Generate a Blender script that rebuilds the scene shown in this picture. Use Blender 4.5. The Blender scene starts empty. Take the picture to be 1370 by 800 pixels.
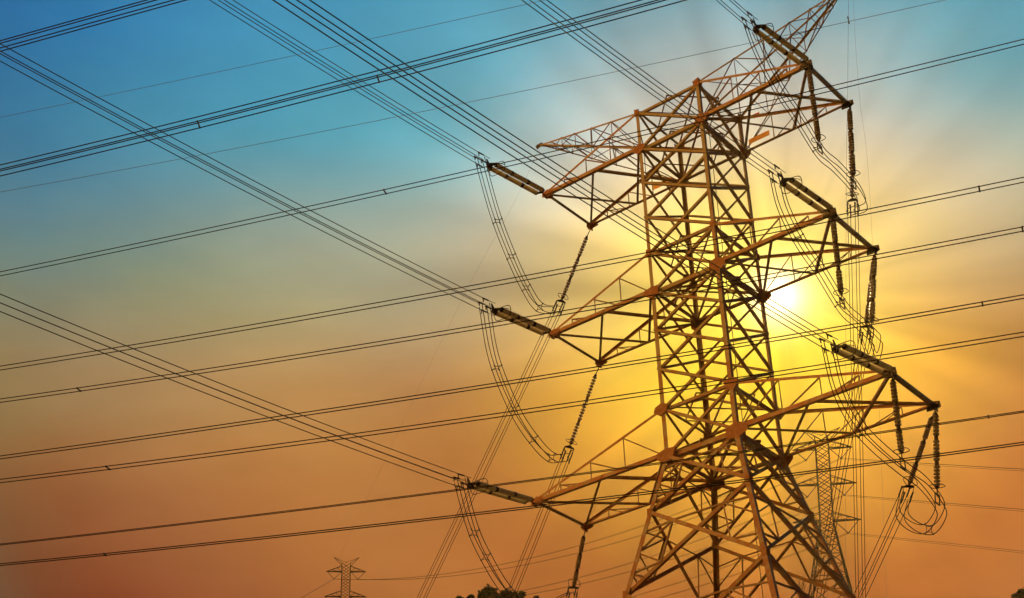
import bpy, math, random
from mathutils import Vector, Matrix, noise
random.seed(7)
C = bpy.context.scene
COL = C.collection
R = math.radians
V = Vector

# ------------------------------------------------------------------ camera
CAM = V((37.72, -64.57, 1.6))
YAW, PITCH, ROLL, FPX = R(-38.66), R(31.84), R(-1.72), 2092.21
fwd = V((math.sin(YAW)*math.cos(PITCH), math.cos(YAW)*math.cos(PITCH), math.sin(PITCH)))
rgt = V((math.cos(YAW), -math.sin(YAW), 0)); upv = rgt.cross(fwd)
rgt, upv = math.cos(ROLL)*rgt + math.sin(ROLL)*upv, -math.sin(ROLL)*rgt + math.cos(ROLL)*upv
cd = bpy.data.cameras.new('camera'); co = bpy.data.objects.new('camera', cd); COL.objects.link(co)
cd.sensor_width = 36; cd.lens = FPX/1370*36; cd.clip_start = 0.1; cd.clip_end = 12000
M3 = Matrix((rgt, upv, -fwd)).transposed()
co.matrix_world = Matrix.Translation(CAM) @ M3.to_4x4()
C.camera = co

def ray(x, y):
    """direction from the camera through a point of the photograph (1370 x 800)"""
    return (fwd + rgt*((x-685)/FPX) - upv*((y-400)/FPX)).normalized()
def at_dist(x, y, d): return CAM + ray(x, y)*d
def on_plane(x, y, p, n):
    r = ray(x, y); return CAM + r*((V(p)-CAM).dot(V(n))/r.dot(V(n)))
def on_x(x, y, X): return on_plane(x, y, (X, 0, 0), (1, 0, 0))
def on_y(x, y, Y): return on_plane(x, y, (0, Y, 0), (0, 1, 0))

# ------------------------------------------------------------------ sky and sun
SUN = ray(1041, 396)                      # where the sun stands
GLOW = ray(980, 380)                      # middle of the bright veil of cloud round it
EL = math.asin(SUN.z); AZ = math.atan2(SUN.x, SUN.y)
sl = bpy.data.lights.new('sun', 'SUN'); so = bpy.data.objects.new('sun', sl); COL.objects.link(so)
sl.energy = 4.2; sl.angle = R(0.5); sl.color = (1.0, 0.66, 0.28)
so.rotation_euler = SUN.to_track_quat('Z', 'Y').to_euler(); so.location = (0, 0, 120)

BASE = [(-90,0.023,0.000,0.000),(0,0.027,0.000,0.000),(19,0.066,0.021,0.008),(21,0.090,0.042,0.012),(23.5,0.135,0.080,0.024),(26,0.175,0.136,0.043),(28.5,0.180,0.199,0.086),(31,0.149,0.218,0.120),(33.5,0.100,0.205,0.193),(36,0.049,0.177,0.255),(38.5,0.026,0.143,0.281),(41,0.016,0.132,0.320),(50,0.018,0.136,0.365),(90,0.019,0.137,0.382)]
GA = [(0,1.169,0.912,0.123),(1.5,1.052,0.827,0.214),(3,0.926,0.739,0.295),(5,0.728,0.615,0.384),(7,0.495,0.493,0.398),(9,0.279,0.398,0.362),(12,0.066,0.264,0.275),(16,0.030,0.195,0.205),(21,0.020,0.134,0.157),(26,0.000,0.036,0.062),(31,0.003,0.000,0.000),(60,0.000,0.000,0.000)]
GM = [(0,1.144,0.903,0.099),(1.5,1.042,0.773,0.138),(3,0.940,0.693,0.146),(5,0.787,0.563,0.173),(7,0.618,0.463,0.195),(9,0.499,0.380,0.211),(12,0.368,0.316,0.194),(16,0.263,0.214,0.112),(21,0.093,0.074,0.038),(26,0.000,0.009,0.062),(31,0.000,0.000,0.014),(60,0.000,0.000,0.000)]
GB = [(0,1.109,0.798,0.008),(1.5,1.023,0.716,0.000),(3,0.943,0.635,0.000),(5,0.832,0.497,0.015),(7,0.671,0.303,0.005),(9,0.427,0.154,0.000),(12,0.290,0.057,0.002),(16,0.313,0.087,0.016),(21,0.232,0.051,0.016),(26,0.106,0.000,0.002),(31,0.032,0.062,0.044),(60,0.000,0.000,0.000)]
MK = [(0,1),(1.5,1),(3,.96),(5,.85),(7,.72),(9,.58),(12,.40),(16,.22),(21,.10),(26,.03),(31,0),(60,0)]
FILL = (2.9, 1.36, 0.26)                  # added glow in the unseen sky behind the viewer, to light the steel
FILL_DIR = V((-0.66, -0.74, 0.10)).normalized()  # where the added fill glow is centred

w = bpy.data.worlds.new('World'); C.world = w; w.use_nodes = True
nt = w.node_tree; nt.nodes.clear(); L = nt.links
def N(t, **k):
    n = nt.nodes.new(t)
    for a, b in k.items(): setattr(n, a, b)
    return n
def mth(op, a, b=None, clamp=False):
    n = N('ShaderNodeMath', operation=op); n.use_clamp = clamp
    for i, x in enumerate((a, b)):
        if x is None: continue
        if isinstance(x, (int, float)): n.inputs[i].default_value = x
        else: L.new(x, n.inputs[i])
    return n.outputs[0]
def vmth(op, a, b=None, out=0):
    n = N('ShaderNodeVectorMath', operation=op)
    for i, x in enumerate((a, b)):
        if x is None: continue
        if isinstance(x, (tuple, list, Vector)): n.inputs[i].default_value = x
        else: L.new(x, n.inputs[i])
    return n.outputs['Value'] if out else n.outputs[0]
def scl(a, s):
    n = N('ShaderNodeVectorMath', operation='SCALE'); L.new(a, n.inputs[0])
    if isinstance(s, (int, float)): n.inputs['Scale'].default_value = s
    else: L.new(s, n.inputs['Scale'])
    return n.outputs[0]
def smooth_table(tab, n=30):
    """resample a table with monotone cubic interpolation so that a ramp shows no kinks"""
    xs = [t[0] for t in tab]; dim = len(tab[0])-1; out = []
    def sl_(k):
        d = [(tab[i+1][k]-tab[i][k])/(xs[i+1]-xs[i]) for i in range(len(xs)-1)]
        m = [d[0]] + [0 if d[i-1]*d[i] <= 0 else 2*d[i-1]*d[i]/(d[i-1]+d[i]) for i in range(1, len(d))] + [d[-1]]
        return m
    ms = [sl_(k) for k in range(1, dim+1)]
    return xs, ms
def ramp(fac, tab, lo, hi, dense):
    """colour ramp over a value in degrees; dense = list of stops in degrees"""
    xs, ms = smooth_table(tab)
    n = N('ShaderNodeValToRGB'); cr = n.color_ramp; cr.interpolation = 'LINEAR'
    for q, x in enumerate(dense):
        i = max(j for j in range(len(xs)-1) if xs[j] <= x or j == 0)
        h = xs[i+1]-xs[i]; t = min(1, max(0, (x-xs[i])/h)); v = []
        for k in range(len(tab[0])-1):
            a, b = tab[i][k+1], tab[i+1][k+1]
            v.append(max(0, (2*t**3-3*t*t+1)*a + (t**3-2*t*t+t)*h*ms[k][i] + (3*t*t-2*t**3)*b + (t**3-t*t)*h*ms[k][i+1]))
        if len(v) == 1: v = v*3
        pos = (x-lo)/(hi-lo)
        e = cr.elements[q] if q < 2 else cr.elements.new(pos)
        e.position = pos; e.color = (*v, 1)
    m = N('ShaderNodeMapRange'); m.inputs['From Min'].default_value = lo; m.inputs['From Max'].default_value = hi
    L.new(fac, m.inputs['Value']); L.new(m.outputs[0], n.inputs[0])
    return n.outputs[0]
tc = N('ShaderNodeTexCoord'); D = vmth('NORMALIZE', tc.outputs['Generated'])
sep = N('ShaderNodeSeparateXYZ'); L.new(D, sep.inputs[0])
deg = 180/math.pi
elev = mth('MULTIPLY', mth('ARCSINE', sep.outputs[2]), deg)
wob = N('ShaderNodeTexNoise'); wob.inputs['Scale'].default_value = 7; wob.inputs['Detail'].default_value = 3
mp = N('ShaderNodeMapping'); mp.inputs['Scale'].default_value = (1, 1, 2.6); L.new(D, mp.inputs[0]); L.new(mp.outputs[0], wob.inputs['Vector'])
wv = mth('SUBTRACT', wob.outputs[0], 0.5)
elev_w = mth('ADD', elev, mth('MULTIPLY', wv, 3.2))
def angle_to(dirv): return mth('MULTIPLY', mth('ARCCOSINE', mth('MINIMUM', vmth('DOT_PRODUCT', D, tuple(dirv), 1), 0.9999999)), deg)
th = mth('ADD', angle_to(GLOW), mth('MULTIPLY', wv, 1.6))
ths = angle_to(SUN)
es = [-90,-40,0,10,17,19,20,21,22.2,23.5,24.7,26,27.2,28.5,29.7,31,32.2,33.5,34.7,36,37.2,38.5,39.7,41,44,50,60,75,90]
ts = [0,.75,1.5,2.2,3,4,5,6,7,8,9,10,11,12,13,14.5,16,17.5,19,21,23,25,27,29,31,40,60]
base = ramp(elev_w, BASE, -90, 90, es)
ga = ramp(th, GA, 0, 60, ts); gb = ramp(th, GB, 0, 60, ts); gm = ramp(th, GM, 0, 60, ts); mm = ramp(th, MK, 0, 60, ts)
sm = N('ShaderNodeMapRange', interpolation_type='SMOOTHSTEP'); sm.inputs['From Min'].default_value = EL*deg-3.2; sm.inputs['From Max'].default_value = EL*deg+2.2
L.new(elev, sm.inputs['Value'])
st = N('ShaderNodeMapRange', interpolation_type='SMOOTHSTEP'); st.inputs['From Min'].default_value = EL*deg+1.5; st.inputs['From Max'].default_value = EL*deg+7
L.new(elev, st.inputs['Value'])
up = vmth('ADD', scl(ga, st.outputs[0]), scl(gm, mth('SUBTRACT', 1, st.outputs[0])))
glow = vmth('ADD', scl(up, sm.outputs[0]), scl(gb, mth('SUBTRACT', 1, sm.outputs[0])))
sepm = N('ShaderNodeSeparateColor'); L.new(mm, sepm.inputs[0])
sky = vmth('ADD', scl(base, mth('SUBTRACT', 1, sepm.outputs[0])), glow)
# crepuscular rays: streaks that radiate from the sun
sunv = N('ShaderNodeCombineXYZ'); sunv.inputs[0].default_value, sunv.inputs[1].default_value, sunv.inputs[2].default_value = SUN
perp = vmth('NORMALIZE', vmth('SUBTRACT', D, scl(sunv.outputs[0], vmth('DOT_PRODUCT', D, tuple(SUN), 1))))
rn = N('ShaderNodeTexNoise'); rn.inputs['Scale'].default_value = 3.3; rn.inputs['Detail'].default_value = 1.6; rn.inputs['Roughness'].default_value = 0.55
L.new(perp, rn.inputs['Vector'])
band = ramp(ths, [(0,0),(1.5,.25),(4,.8),(8,1),(12,.75),(17,.3),(23,0),(60,0)], 0, 60, [0,1.5,3,4,6,8,10,12,14.5,17,20,23,60])
sepb = N('ShaderNodeSeparateColor'); L.new(band, sepb.inputs[0])
streak = mth('ADD', 1, mth('MULTIPLY', mth('MULTIPLY', mth('SUBTRACT', rn.outputs[0], 0.5), 1.6), sepb.outputs[0]))
sky = scl(sky, streak)
# soft cloud mottling
cn = N('ShaderNodeTexNoise'); cn.inputs['Scale'].default_value = 16; cn.inputs['Detail'].default_value = 4
mp2 = N('ShaderNodeMapping'); mp2.inputs['Scale'].default_value = (1, 1, 3.2); L.new(D, mp2.inputs[0]); L.new(mp2.outputs[0], cn.inputs['Vector'])
sky = scl(sky, mth('ADD', 1, mth('MULTIPLY', mth('SUBTRACT', cn.outputs[0], 0.5), 0.24)))
# the sun's own disc behind thin cloud
core = ramp(ths, [(0,3.0,2.9,2.3),(.5,1.2,1.2,.95),(.9,.5,.5,.42),(1.4,.2,.22,.13),(2.2,.05,.07,.01),(3.4,0,0,0),(60,0,0,0)], 0, 60, [0,.25,.5,.7,.9,1.15,1.4,1.8,2.2,2.8,3.4,60])
sky = vmth('ADD', sky, core)
# unseen sky behind the viewer: dimmed, with an added fill glow
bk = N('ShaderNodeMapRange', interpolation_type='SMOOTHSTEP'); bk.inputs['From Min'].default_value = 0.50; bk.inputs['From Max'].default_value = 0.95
L.new(vmth('DOT_PRODUCT', D, tuple(FILL_DIR), 1), bk.inputs['Value'])
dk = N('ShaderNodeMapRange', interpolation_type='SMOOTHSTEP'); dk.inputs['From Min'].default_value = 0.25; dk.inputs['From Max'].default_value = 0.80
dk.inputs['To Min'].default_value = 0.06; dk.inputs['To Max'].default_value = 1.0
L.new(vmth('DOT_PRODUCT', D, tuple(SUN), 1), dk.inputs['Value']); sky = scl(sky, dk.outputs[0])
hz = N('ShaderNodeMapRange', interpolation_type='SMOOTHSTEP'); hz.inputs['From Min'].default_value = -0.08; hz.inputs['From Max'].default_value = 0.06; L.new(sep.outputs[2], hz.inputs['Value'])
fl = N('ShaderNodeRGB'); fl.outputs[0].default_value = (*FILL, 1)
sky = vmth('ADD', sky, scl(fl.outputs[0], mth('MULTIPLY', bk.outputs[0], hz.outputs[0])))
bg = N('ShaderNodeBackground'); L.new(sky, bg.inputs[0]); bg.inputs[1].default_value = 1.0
# physical sky, seen through heavy evening dust
ns = N('ShaderNodeTexSky'); ns.sky_type = 'NISHITA'; ns.sun_disc = False; ns.sun_elevation = EL; ns.sun_rotation = AZ % (2*math.pi); ns.dust_density = 5
dust = vmth('MULTIPLY', ns.outputs[0], (0.015, 0.012, 0.008))
bg2 = N('ShaderNodeBackground'); L.new(dust, bg2.inputs[0]); bg2.inputs[1].default_value = 0.05
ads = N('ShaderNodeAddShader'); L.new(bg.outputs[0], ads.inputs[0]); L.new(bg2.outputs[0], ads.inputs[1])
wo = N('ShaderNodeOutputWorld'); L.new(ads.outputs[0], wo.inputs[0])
w.cycles.sampling_method = 'MANUAL'; w.cycles.sample_map_resolution = 1024

C.view_settings.view_transform = 'Standard'; C.view_settings.look = 'None'
C.view_settings.exposure = 0; C.view_settings.gamma = 1; C.view_settings.use_curve_mapping = False
C.render.filter_size = 1.35
C.cycles.max_bounces = 6; C.cycles.use_denoising = True; C.cycles.denoiser = 'OPENIMAGEDENOISE'; C.cycles.denoising_input_passes = 'RGB_ALBEDO_NORMAL'

# ------------------------------------------------------------------ materials
def mat(name, col, rough=.6, metal=0, col2=None, scale=3, lo=.4, hi=.6, bump=0, detail=5, zgrad=None, spec=.4):
    m = bpy.data.materials.new(name); m.use_nodes = True
    t = m.node_tree; b = t.nodes['Principled BSDF']; ln = t.links
    b.inputs['Roughness'].default_value = rough; b.inputs['Metallic'].default_value = metal
    b.inputs['Specular IOR Level'].default_value = spec
    b.inputs['Base Color'].default_value = (*col, 1)
    if col2:
        tcn = t.nodes.new('ShaderNodeTexCoord'); nn = t.nodes.new('ShaderNodeTexNoise')
        nn.inputs['Scale'].default_value = scale; nn.inputs['Detail'].default_value = detail; nn.inputs['Roughness'].default_value = .65
        ln.new(tcn.outputs['Object'], nn.inputs['Vector'])
        f = nn.outputs[0]
        if zgrad:      # more orange towards the foot: warmth of the light there, painted into the steel
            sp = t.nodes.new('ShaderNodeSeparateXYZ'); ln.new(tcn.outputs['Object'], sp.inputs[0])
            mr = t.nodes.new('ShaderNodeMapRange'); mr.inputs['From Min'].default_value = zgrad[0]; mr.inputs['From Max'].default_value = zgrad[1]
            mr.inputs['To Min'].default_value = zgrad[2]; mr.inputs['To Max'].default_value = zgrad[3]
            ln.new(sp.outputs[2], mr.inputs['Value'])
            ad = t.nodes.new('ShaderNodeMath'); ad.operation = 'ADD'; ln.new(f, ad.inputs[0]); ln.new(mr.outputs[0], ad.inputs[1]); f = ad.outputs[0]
        cr = t.nodes.new('ShaderNodeValToRGB'); cr.color_ramp.elements[0].position = lo; cr.color_ramp.elements[1].position = hi
        cr.color_ramp.elements[0].color = (*col, 1); cr.color_ramp.elements[1].color = (*col2, 1)
        ln.new(f, cr.inputs[0]); ln.new(cr.outputs[0], b.inputs['Base Color'])
        if bump:
            bp = t.nodes.new('ShaderNodeBump'); bp.inputs['Strength'].default_value = bump; bp.inputs['Distance'].default_value = .02
            ln.new(nn.outputs[0], bp.inputs['Height']); ln.new(bp.outputs[0], b.inputs['Normal'])
    return m
STEEL = mat('weathered_galvanised_steel', (.34, .25, .11), .55, .1, (.33, .125, .025), 2.1, .42, .62, .3, zgrad=(5, 52, .18, -.14))  # rust mottling, with the warmer light low down painted in by height
CHORD = mat('rusty_chord_steel', (.40, .24, .09), .55, .1, (.40, .13, .025), 2.2, .40, .60, .25, zgrad=(5, 52, .1, -.08))  # rust too, and the same painted warm light towards the foot
RUST = mat('rusty_gusset_steel', (.40, .17, .045), .7, 0, (.30, .09, .02), 5, .35, .7, .3)
BRACE = mat('thin_brace_steel', (.26, .17, .085), .6, .1, (.28, .11, .03), 2, .4, .65)
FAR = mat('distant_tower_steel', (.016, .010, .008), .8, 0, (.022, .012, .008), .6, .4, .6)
GLAZE = mat('olive_porcelain_glaze', (.84, .76, .48), .25, 0, (.70, .60, .34), 7, .3, .75, spec=.6)
BROWN = mat('brown_porcelain_glaze', (.26, .17, .07), .3, 0, (.15, .095, .04), 6, .3, .75, spec=.6)
FIT = mat('dark_forged_fitting', (.045, .032, .022), .6, .2, (.09, .045, .02), 9, .45, .65)
WIRE = mat('weathered_aluminium_conductor', (.036, .027, .020), .95, 0, (.050, .032, .02), 2, spec=.05)
BRIGHT = mat('painted_light_conductor', (.13, .12, .035), .6, 0, (.17, .15, .05), 2)  # light caught by the incoming wires, painted in as a paler olive
EARTH = mat('thin_earth_wire', (.16, .15, .13), .95, 0, (.2, .17, .14), 2, spec=.05)
PLATE = mat('orange_enamel_plate', (.95, .45, .05), .4, 0, (.80, .30, .03), 6, .5, .75)
RED = mat('red_enamel_plate', (.70, .06, .03), .45, 0, (.50, .05, .02), 6)
CONC = mat('grey_concrete', (.30, .28, .25), .9, 0, (.22, .2, .18), 4)
GROUND = mat('dry_hillside_scrub', (.045, .042, .018), .95, 0, (.085, .06, .028), .06, .38, .62, .4)
BARK = mat('tree_bark', (.07, .05, .03), .9, 0, (.04, .03, .02), 4)
LEAF = mat('dark_green_leaves', (.009, .030, .008), .8, 0, (.018, .048, .013), .8, .35, .65)
STRAW = mat('dry_twig', (.06, .04, .02), .9, 0, (.1, .07, .03), 3)

# ------------------------------------------------------------------ mesh helpers
class MB:
    def __init__(self): self.v = []; self.f = []
    def add(self, vs, fs):
        o = len(self.v); self.v += [tuple(p) for p in vs]; self.f += [tuple(i+o for i in f) for f in fs]
    def angle(self, p, q, a, uh, vh, t=None, shift=(0, 0)):
        """steel angle section from p to q; flanges of width a along the hints uh and vh"""
        p, q = V(p), V(q); d = (q-p)
        if d.length < 1e-4: return
        d.normalize(); uh, vh = V(uh), V(vh)
        u = uh - d*uh.dot(d)
        if u.length < 1e-3: u = d.orthogonal()
        u.normalize(); v = d.cross(u)
        if v.dot(vh) < 0: v = -v
        t = t or max(.012, a*.11)
        prof = [(0, 0), (a, 0), (a, t), (t, t), (t, a), (0, a)]
        o = u*shift[0] + v*shift[1]
        vs = [p+o+u*x+v*y for x, y in prof] + [q+o+u*x+v*y for x, y in prof]
        fs = [(i, (i+1) % 6, (i+1) % 6+6, i+6) for i in range(6)]
        fs += [(0, 3, 2, 1), (0, 5, 4, 3), (6, 7, 8, 9), (6, 9, 10, 11)]
        self.add(vs, fs)
    def bar(self, p, q, wx, wy=None, uh=(0, 0, 1)):
        p, q = V(p), V(q); d = (q-p).normalized(); u = V(uh)-d*V(uh).dot(d)
        if u.length < 1e-3: u = d.orthogonal()
        u.normalize(); v = d.cross(u); wy = wy or wx
        vs = [b+u*sx*wx/2+v*sy*wy/2 for b in (p, q) for sx, sy in ((-1, -1), (1, -1), (1, 1), (-1, 1))]
        self.add(vs, [(0, 1, 2, 3), (7, 6, 5, 4)] + [(i, i+4, (i+1) % 4+4, (i+1) % 4) for i in range(4)])
    def tube(self, pts, r, n=6, closed=False):
        pts = [V(p) for p in pts]; k = len(pts); vs = []; u = None
        for i in range(k):
            a = pts[(i-1) % k] if closed or i else pts[0]; b = pts[(i+1) % k] if closed or i < k-1 else pts[-1]
            d = (b-a).normalized()
            u = d.orthogonal().normalized() if u is None else (u-d*u.dot(d)).normalized()
            v = d.cross(u); rr = r[i] if isinstance(r, (list, tuple)) else r
            vs += [pts[i]+(u*math.cos(2*math.pi*j/n)+v*math.sin(2*math.pi*j/n))*rr for j in range(n)]
        fs = []
        for i in range(k if closed else k-1):
            o, o2 = i*n, ((i+1) % k)*n
            fs += [(o+j, o+(j+1) % n, o2+(j+1) % n, o2+j) for j in range(n)]
        if not closed: fs += [tuple(range(n-1, -1, -1)), tuple(range((k-1)*n, k*n))]
        self.add(vs, fs)
    def lathe(self, p, q, prof, n=12):
        """prof: (distance along p->q in metres, radius)"""
        p, q = V(p), V(q); d = (q-p).normalized(); u = d.orthogonal().normalized(); v = d.cross(u); vs = []
        for s, r in prof: vs += [p+d*s+(u*math.cos(2*math.pi*j/n)+v*math.sin(2*math.pi*j/n))*r for j in range(n)]
        fs = []
        for i in range(len(prof)-1): fs += [(i*n+j, i*n+(j+1) % n, (i+1)*n+(j+1) % n, (i+1)*n+j) for j in range(n)]
        fs += [tuple(range(n-1, -1, -1)), tuple(range((len(prof)-1)*n, len(prof)*n))]
        self.add(vs, fs)
    def plate(self, c, ux, uy, poly, th):
        c, ux, uy = V(c), V(ux).normalized(), V(uy).normalized(); nn = ux.cross(uy).normalized(); k = len(poly)
        vs = [c+ux*x+uy*y+nn*s*th/2 for s in (-1, 1) for x, y in poly]
        self.add(vs, [tuple(range(k-1, -1, -1)), tuple(range(k, 2*k))] + [(i, (i+1) % k, (i+1) % k+k, i+k) for i in range(k)])
    def build(self, name, material, parent=None, off=(0, 0, 0), smooth=False):
        me = bpy.data.meshes.new(name); o = V(off)
        me.from_pydata([tuple(V(v)-o) for v in self.v], [], self.f); me.update()
        me.materials.append(material)
        if smooth:
            for p in me.polygons: p.use_smooth = True
        ob = bpy.data.objects.new(name, me); COL.objects.link(ob)
        if parent: ob.parent = parent
        else: ob.location = o
        return ob
def tag(o, label=None, cat=None, group=None, kind=None):
    for k, x in (('label', label), ('category', cat), ('group', group), ('kind', kind)):
        if x: o[k] = x
    return o
def thing(name, loc, label, cat, group=None, rz=0):
    o = bpy.data.objects.new(name, None); COL.objects.link(o); o.location = loc; o.rotation_euler = (0, 0, rz); o.empty_display_size = .3
    return tag(o, label, cat, group)
def catmull(pts, n=8):
    pts = [V(p) for p in pts]
    if len(pts) == 2: return [pts[0].lerp(pts[1], i/n) for i in range(n+1)]
    P = [pts[0]*2-pts[1]] + pts + [pts[-1]*2-pts[-2]]; out = []
    for i in range(1, len(P)-2):
        a, b, c, d = P[i-1], P[i], P[i+1], P[i+2]
        for j in range(n):
            t = j/n
            out.append(.5*((2*b)+(c-a)*t+(2*a-5*b+4*c-d)*t*t+(3*b-a-3*c+d)*t**3))
    return out+[pts[-1]]

# ------------------------------------------------------------------ the hillside
GDIR = V((math.sin(R(-30)), math.cos(R(-30)), 0))
GK = [(-4000, 0), (30, 0), (60, 10), (90, 10), (115, 20), (250, 81), (320, 103), (500, 150), (700, 182), (900, 195), (1300, 190), (4000, 120)]
def gz(x, y):
    s = (V((x, y, 0))-V((CAM.x, CAM.y, 0))).dot(GDIR)
    for (a, za), (b, zb) in zip(GK, GK[1:]):
        if s <= b: break
    z = za+(zb-za)*max(0, min(1, (s-a)/(b-a)))
    rough = min(1, max(0, (s-105)/60))
    return z + rough*2.2*noise.noise(V((x*.02, y*.02, .3)))
def axis(n, lim):
    return [math.copysign(abs(t)**2.2, t)*lim for t in [i/n*2-1 for i in range(n+1)]]
gm = MB(); gx = axis(140, 2600)
vs = [(CAM.x-40+x, CAM.y+120+y, gz(CAM.x-40+x, CAM.y+120+y)) for y in gx for x in gx]; n_ = len(gx)
gm.add(vs, [(j*n_+i, j*n_+i+1, (j+1)*n_+i+1, (j+1)*n_+i) for j in range(n_-1) for i in range(n_-1)])
tag(gm.build('hillside_ground', GROUND, smooth=True), kind='structure')

# ------------------------------------------------------------------ evening haze
hm = MB(); x0, x1, y0, y1, z0, z1 = CAM.x-2700, CAM.x+2620, CAM.y-2540, CAM.y+2780, -8, 222
vs = [(x, y, z) for z in (z0, z1) for x, y in ((x0, y0), (x1, y0), (x1, y1), (x0, y1))]
hm.add(vs, [(3, 2, 1, 0), (4, 5, 6, 7), (0, 1, 5, 4), (1, 2, 6, 5), (2, 3, 7, 6), (3, 0, 4, 7)])
HZ = bpy.data.materials.new('evening_haze'); HZ.use_nodes = True; t = HZ.node_tree; t.nodes.clear()
pv = t.nodes.new('ShaderNodeVolumePrincipled'); pv.inputs['Color'].default_value = (.95, .70, .32, 1); pv.inputs['Density'].default_value = .00003; pv.inputs['Anisotropy'].default_value = .84
out = t.nodes.new('ShaderNodeOutputMaterial'); t.links.new(pv.outputs[0], out.inputs['Volume'])
tag(hm.build('haze', HZ), kind='stuff')

# ------------------------------------------------------------------ the great pylon (heights count from its lowest crossarm)
ZB, ZL = 10.0, 27.43                       # ground level at its foot, height of the lowest crossarm above that
ZT, YD = ZB+ZL, 1.02
def Wd(z): return 2.235 if z >= 0 else 2.235-.24*z
SGN = {'l': (-1, -1), 'n': (1, -1), 'r': (1, 1), 'b': (-1, 1)}
def LG(k, z): sx, sy = SGN[k]; return V((sx*Wd(z), sy*Wd(z)*YD, z+ZT))
T1, L1, T2, L2, T3, L3, M1, M2, M3, G0 = 22.67, 20, 12.67, 10.06, 2.74, 0, -3.2, -7.67, -14.5, -27.43
LV = [T1, L1, 17.556, 15.113, T2, L2, 7.62, 5.18, T3, L3, M1, M2, M3, G0]
FACES = {'front': ('l', 'n', V((0, -1, 0))), 'sun': ('n', 'r', V((1, 0, 0))), 'rear': ('r', 'b', V((0, 1, 0))), 'shade': ('b', 'l', V((-1, 0, 0)))}
OFF = (0, 0, ZB)
pylon = thing('lattice_pylon', OFF, 'huge rusty lattice pylon with six wide crossarms in front of the sun', 'pylon', 'lattice pylons of the power line')
for k, (sx, sy) in SGN.items():
    m = MB()
    for z0, z1, a in ((T1+.05, L2, .21), (L2, L3, .24), (L3, M2, .255), (M2, M3, .275), (M3, G0-.2, .32)):
        m.angle(LG(k, z0), LG(k, z1), a, (-sx, 0, 0), (0, -sy, 0), a*.12)
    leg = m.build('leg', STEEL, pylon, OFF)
    # gusset plates: one on each of the two faces that meet at the leg
    for z, s in ((T1, .36), (L1, .44), (T2, .30), (L2, .54), (T3, .46), (L3, .64), (M1, .26), (M2, .28), (M3, .32)):
        g = MB(); c = LG(k, z); rnd = random.Random(int(z*100)+sx*3+sy)
        big = z in (L1, L2, L3, T3)
        po = [(-.85, -.30), (-.12, -1.05), (.95, -.62), (1.0, .42), (.1, .72), (-.8, .35)] if big else [(-.2, -.85), (.85, -.7), (1.0, .45), (-.2, .7)]
        po = [(x*s*rnd.uniform(.75, 1.2), y*s*rnd.uniform(.75, 1.2)*.9) for x, y in po]
        po2 = [(max(-.1*s, x), y) for x, y in po]
        g.plate(c+V((0, sy*.055, 0)), (-sx, 0, 0), (0, 0, 1), po, .02)
        g.plate(c+V((sx*.055, 0, 0)), (0, -sy, 0), (0, 0, 1), po2, .02)
        if z in (L1, L2, L3): # plate that lies flat under the chord joint
            g.plate(c+V((0, 0, -.03)), (-sx, 0, 0), (0, -sy, 0), [(-.1*s, -.1*s), (.9*s, -.1*s), (.75*s, .5*s), (.5*s, .75*s), (-.1*s, .9*s)], .02)
        g.build('gusset_plate', RUST, leg, OFF)
    f = MB(); c = LG(k, G0); f.lathe((c.x, c.y, ZB-.8), (c.x, c.y, ZB+.5), [(0, .9), (.9, .8), (1.3, .55)], 16)
    f.build('footing', CONC, leg, OFF)
def in_face(mb, p, q, a, n, o):
    d = (V(q)-V(p)).normalized(); u = d.cross(n).normalized()
    if u.z < 0: u = -u
    mb.angle(V(p)+n*o, V(q)+n*o, a, u, -n, None, (-a/2, 0))
for fn, (ka, kb, n) in FACES.items():
    m = MB(); thins = []
    for i, (z0, z1) in enumerate(zip(LV, LV[1:])):
        a0, a1, b0, b1 = LG(ka, z0), LG(ka, z1), LG(kb, z0), LG(kb, z1)
        sz = .15 if z0 > L3 else (.19 if z0 > M2 else .215)
        in_face(m, a0, b1, sz, n, .03); in_face(m, b0, a1, sz, n, -.10)
        if z0 <= L3:
            # short redundant members between leg and diagonals
            s_ = (a1-b1).length/((a1-b1).length+(a0-b0).length)
            X = a0.lerp(b1, 1-s_)
            for p0, p1 in ((a0, a1), (b0, b1)):
                thin = MB(); thins.append(thin)
                mid = p0.lerp(p1, .5); q1 = p0.lerp(p1, .25); q3 = p0.lerp(p1, .75)
                d1 = p0.lerp(X, .5); d2 = p1.lerp(X, .5)
                for e, g_ in ((mid, d1), (mid, d2), (d1, d2), (q3, d2), (q3, p1.lerp(X, .25)), (q1, d1)):
                    in_face(thin, e, g_, .085 if z0 > M3 else .1, n, -.05)
            in_face(thin, a0.lerp(X, .5), b0.lerp(X, .5), .08, n, -.05)
    for z, a in ((T1, .16), (L1, .22), (T2, .17), (L2, .24), (T3, .17), (L3, .27), (M3, .2)):
        in_face(m, LG(ka, z), LG(kb, z), a, n, -.16)
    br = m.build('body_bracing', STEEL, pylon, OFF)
    for thin in thins: thin.build('redundant_brace', BRACE, br, OFF)
for z, a in ((T1, .08), (L1, .1), (T2, .08), (L2, .1), (T3, .08), (L3, .14)):
    m = MB()
    m.angle(LG('l', z)+V((0, 0, .08)), LG('r', z)+V((0, 0, .08)), a, (0, 0, 1), (1, -1, 0))
    m.angle(LG('n', z)+V((0, 0, .2)), LG('b', z)+V((0, 0, .2)), a, (0, 0, 1), (1, 1, 0))
    P = [LG(ka, z).lerp(LG(kb, z), .5)+V((0, 0, .14)) for ka, kb, n in FACES.values()]
    for i in range(4): m.angle(P[i], P[(i+1) % 4], a*.8, (0, 0, 1), (P[i-2]-P[i]))
    m.build('plan_bracing', BRACE, pylon, OFF)

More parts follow.
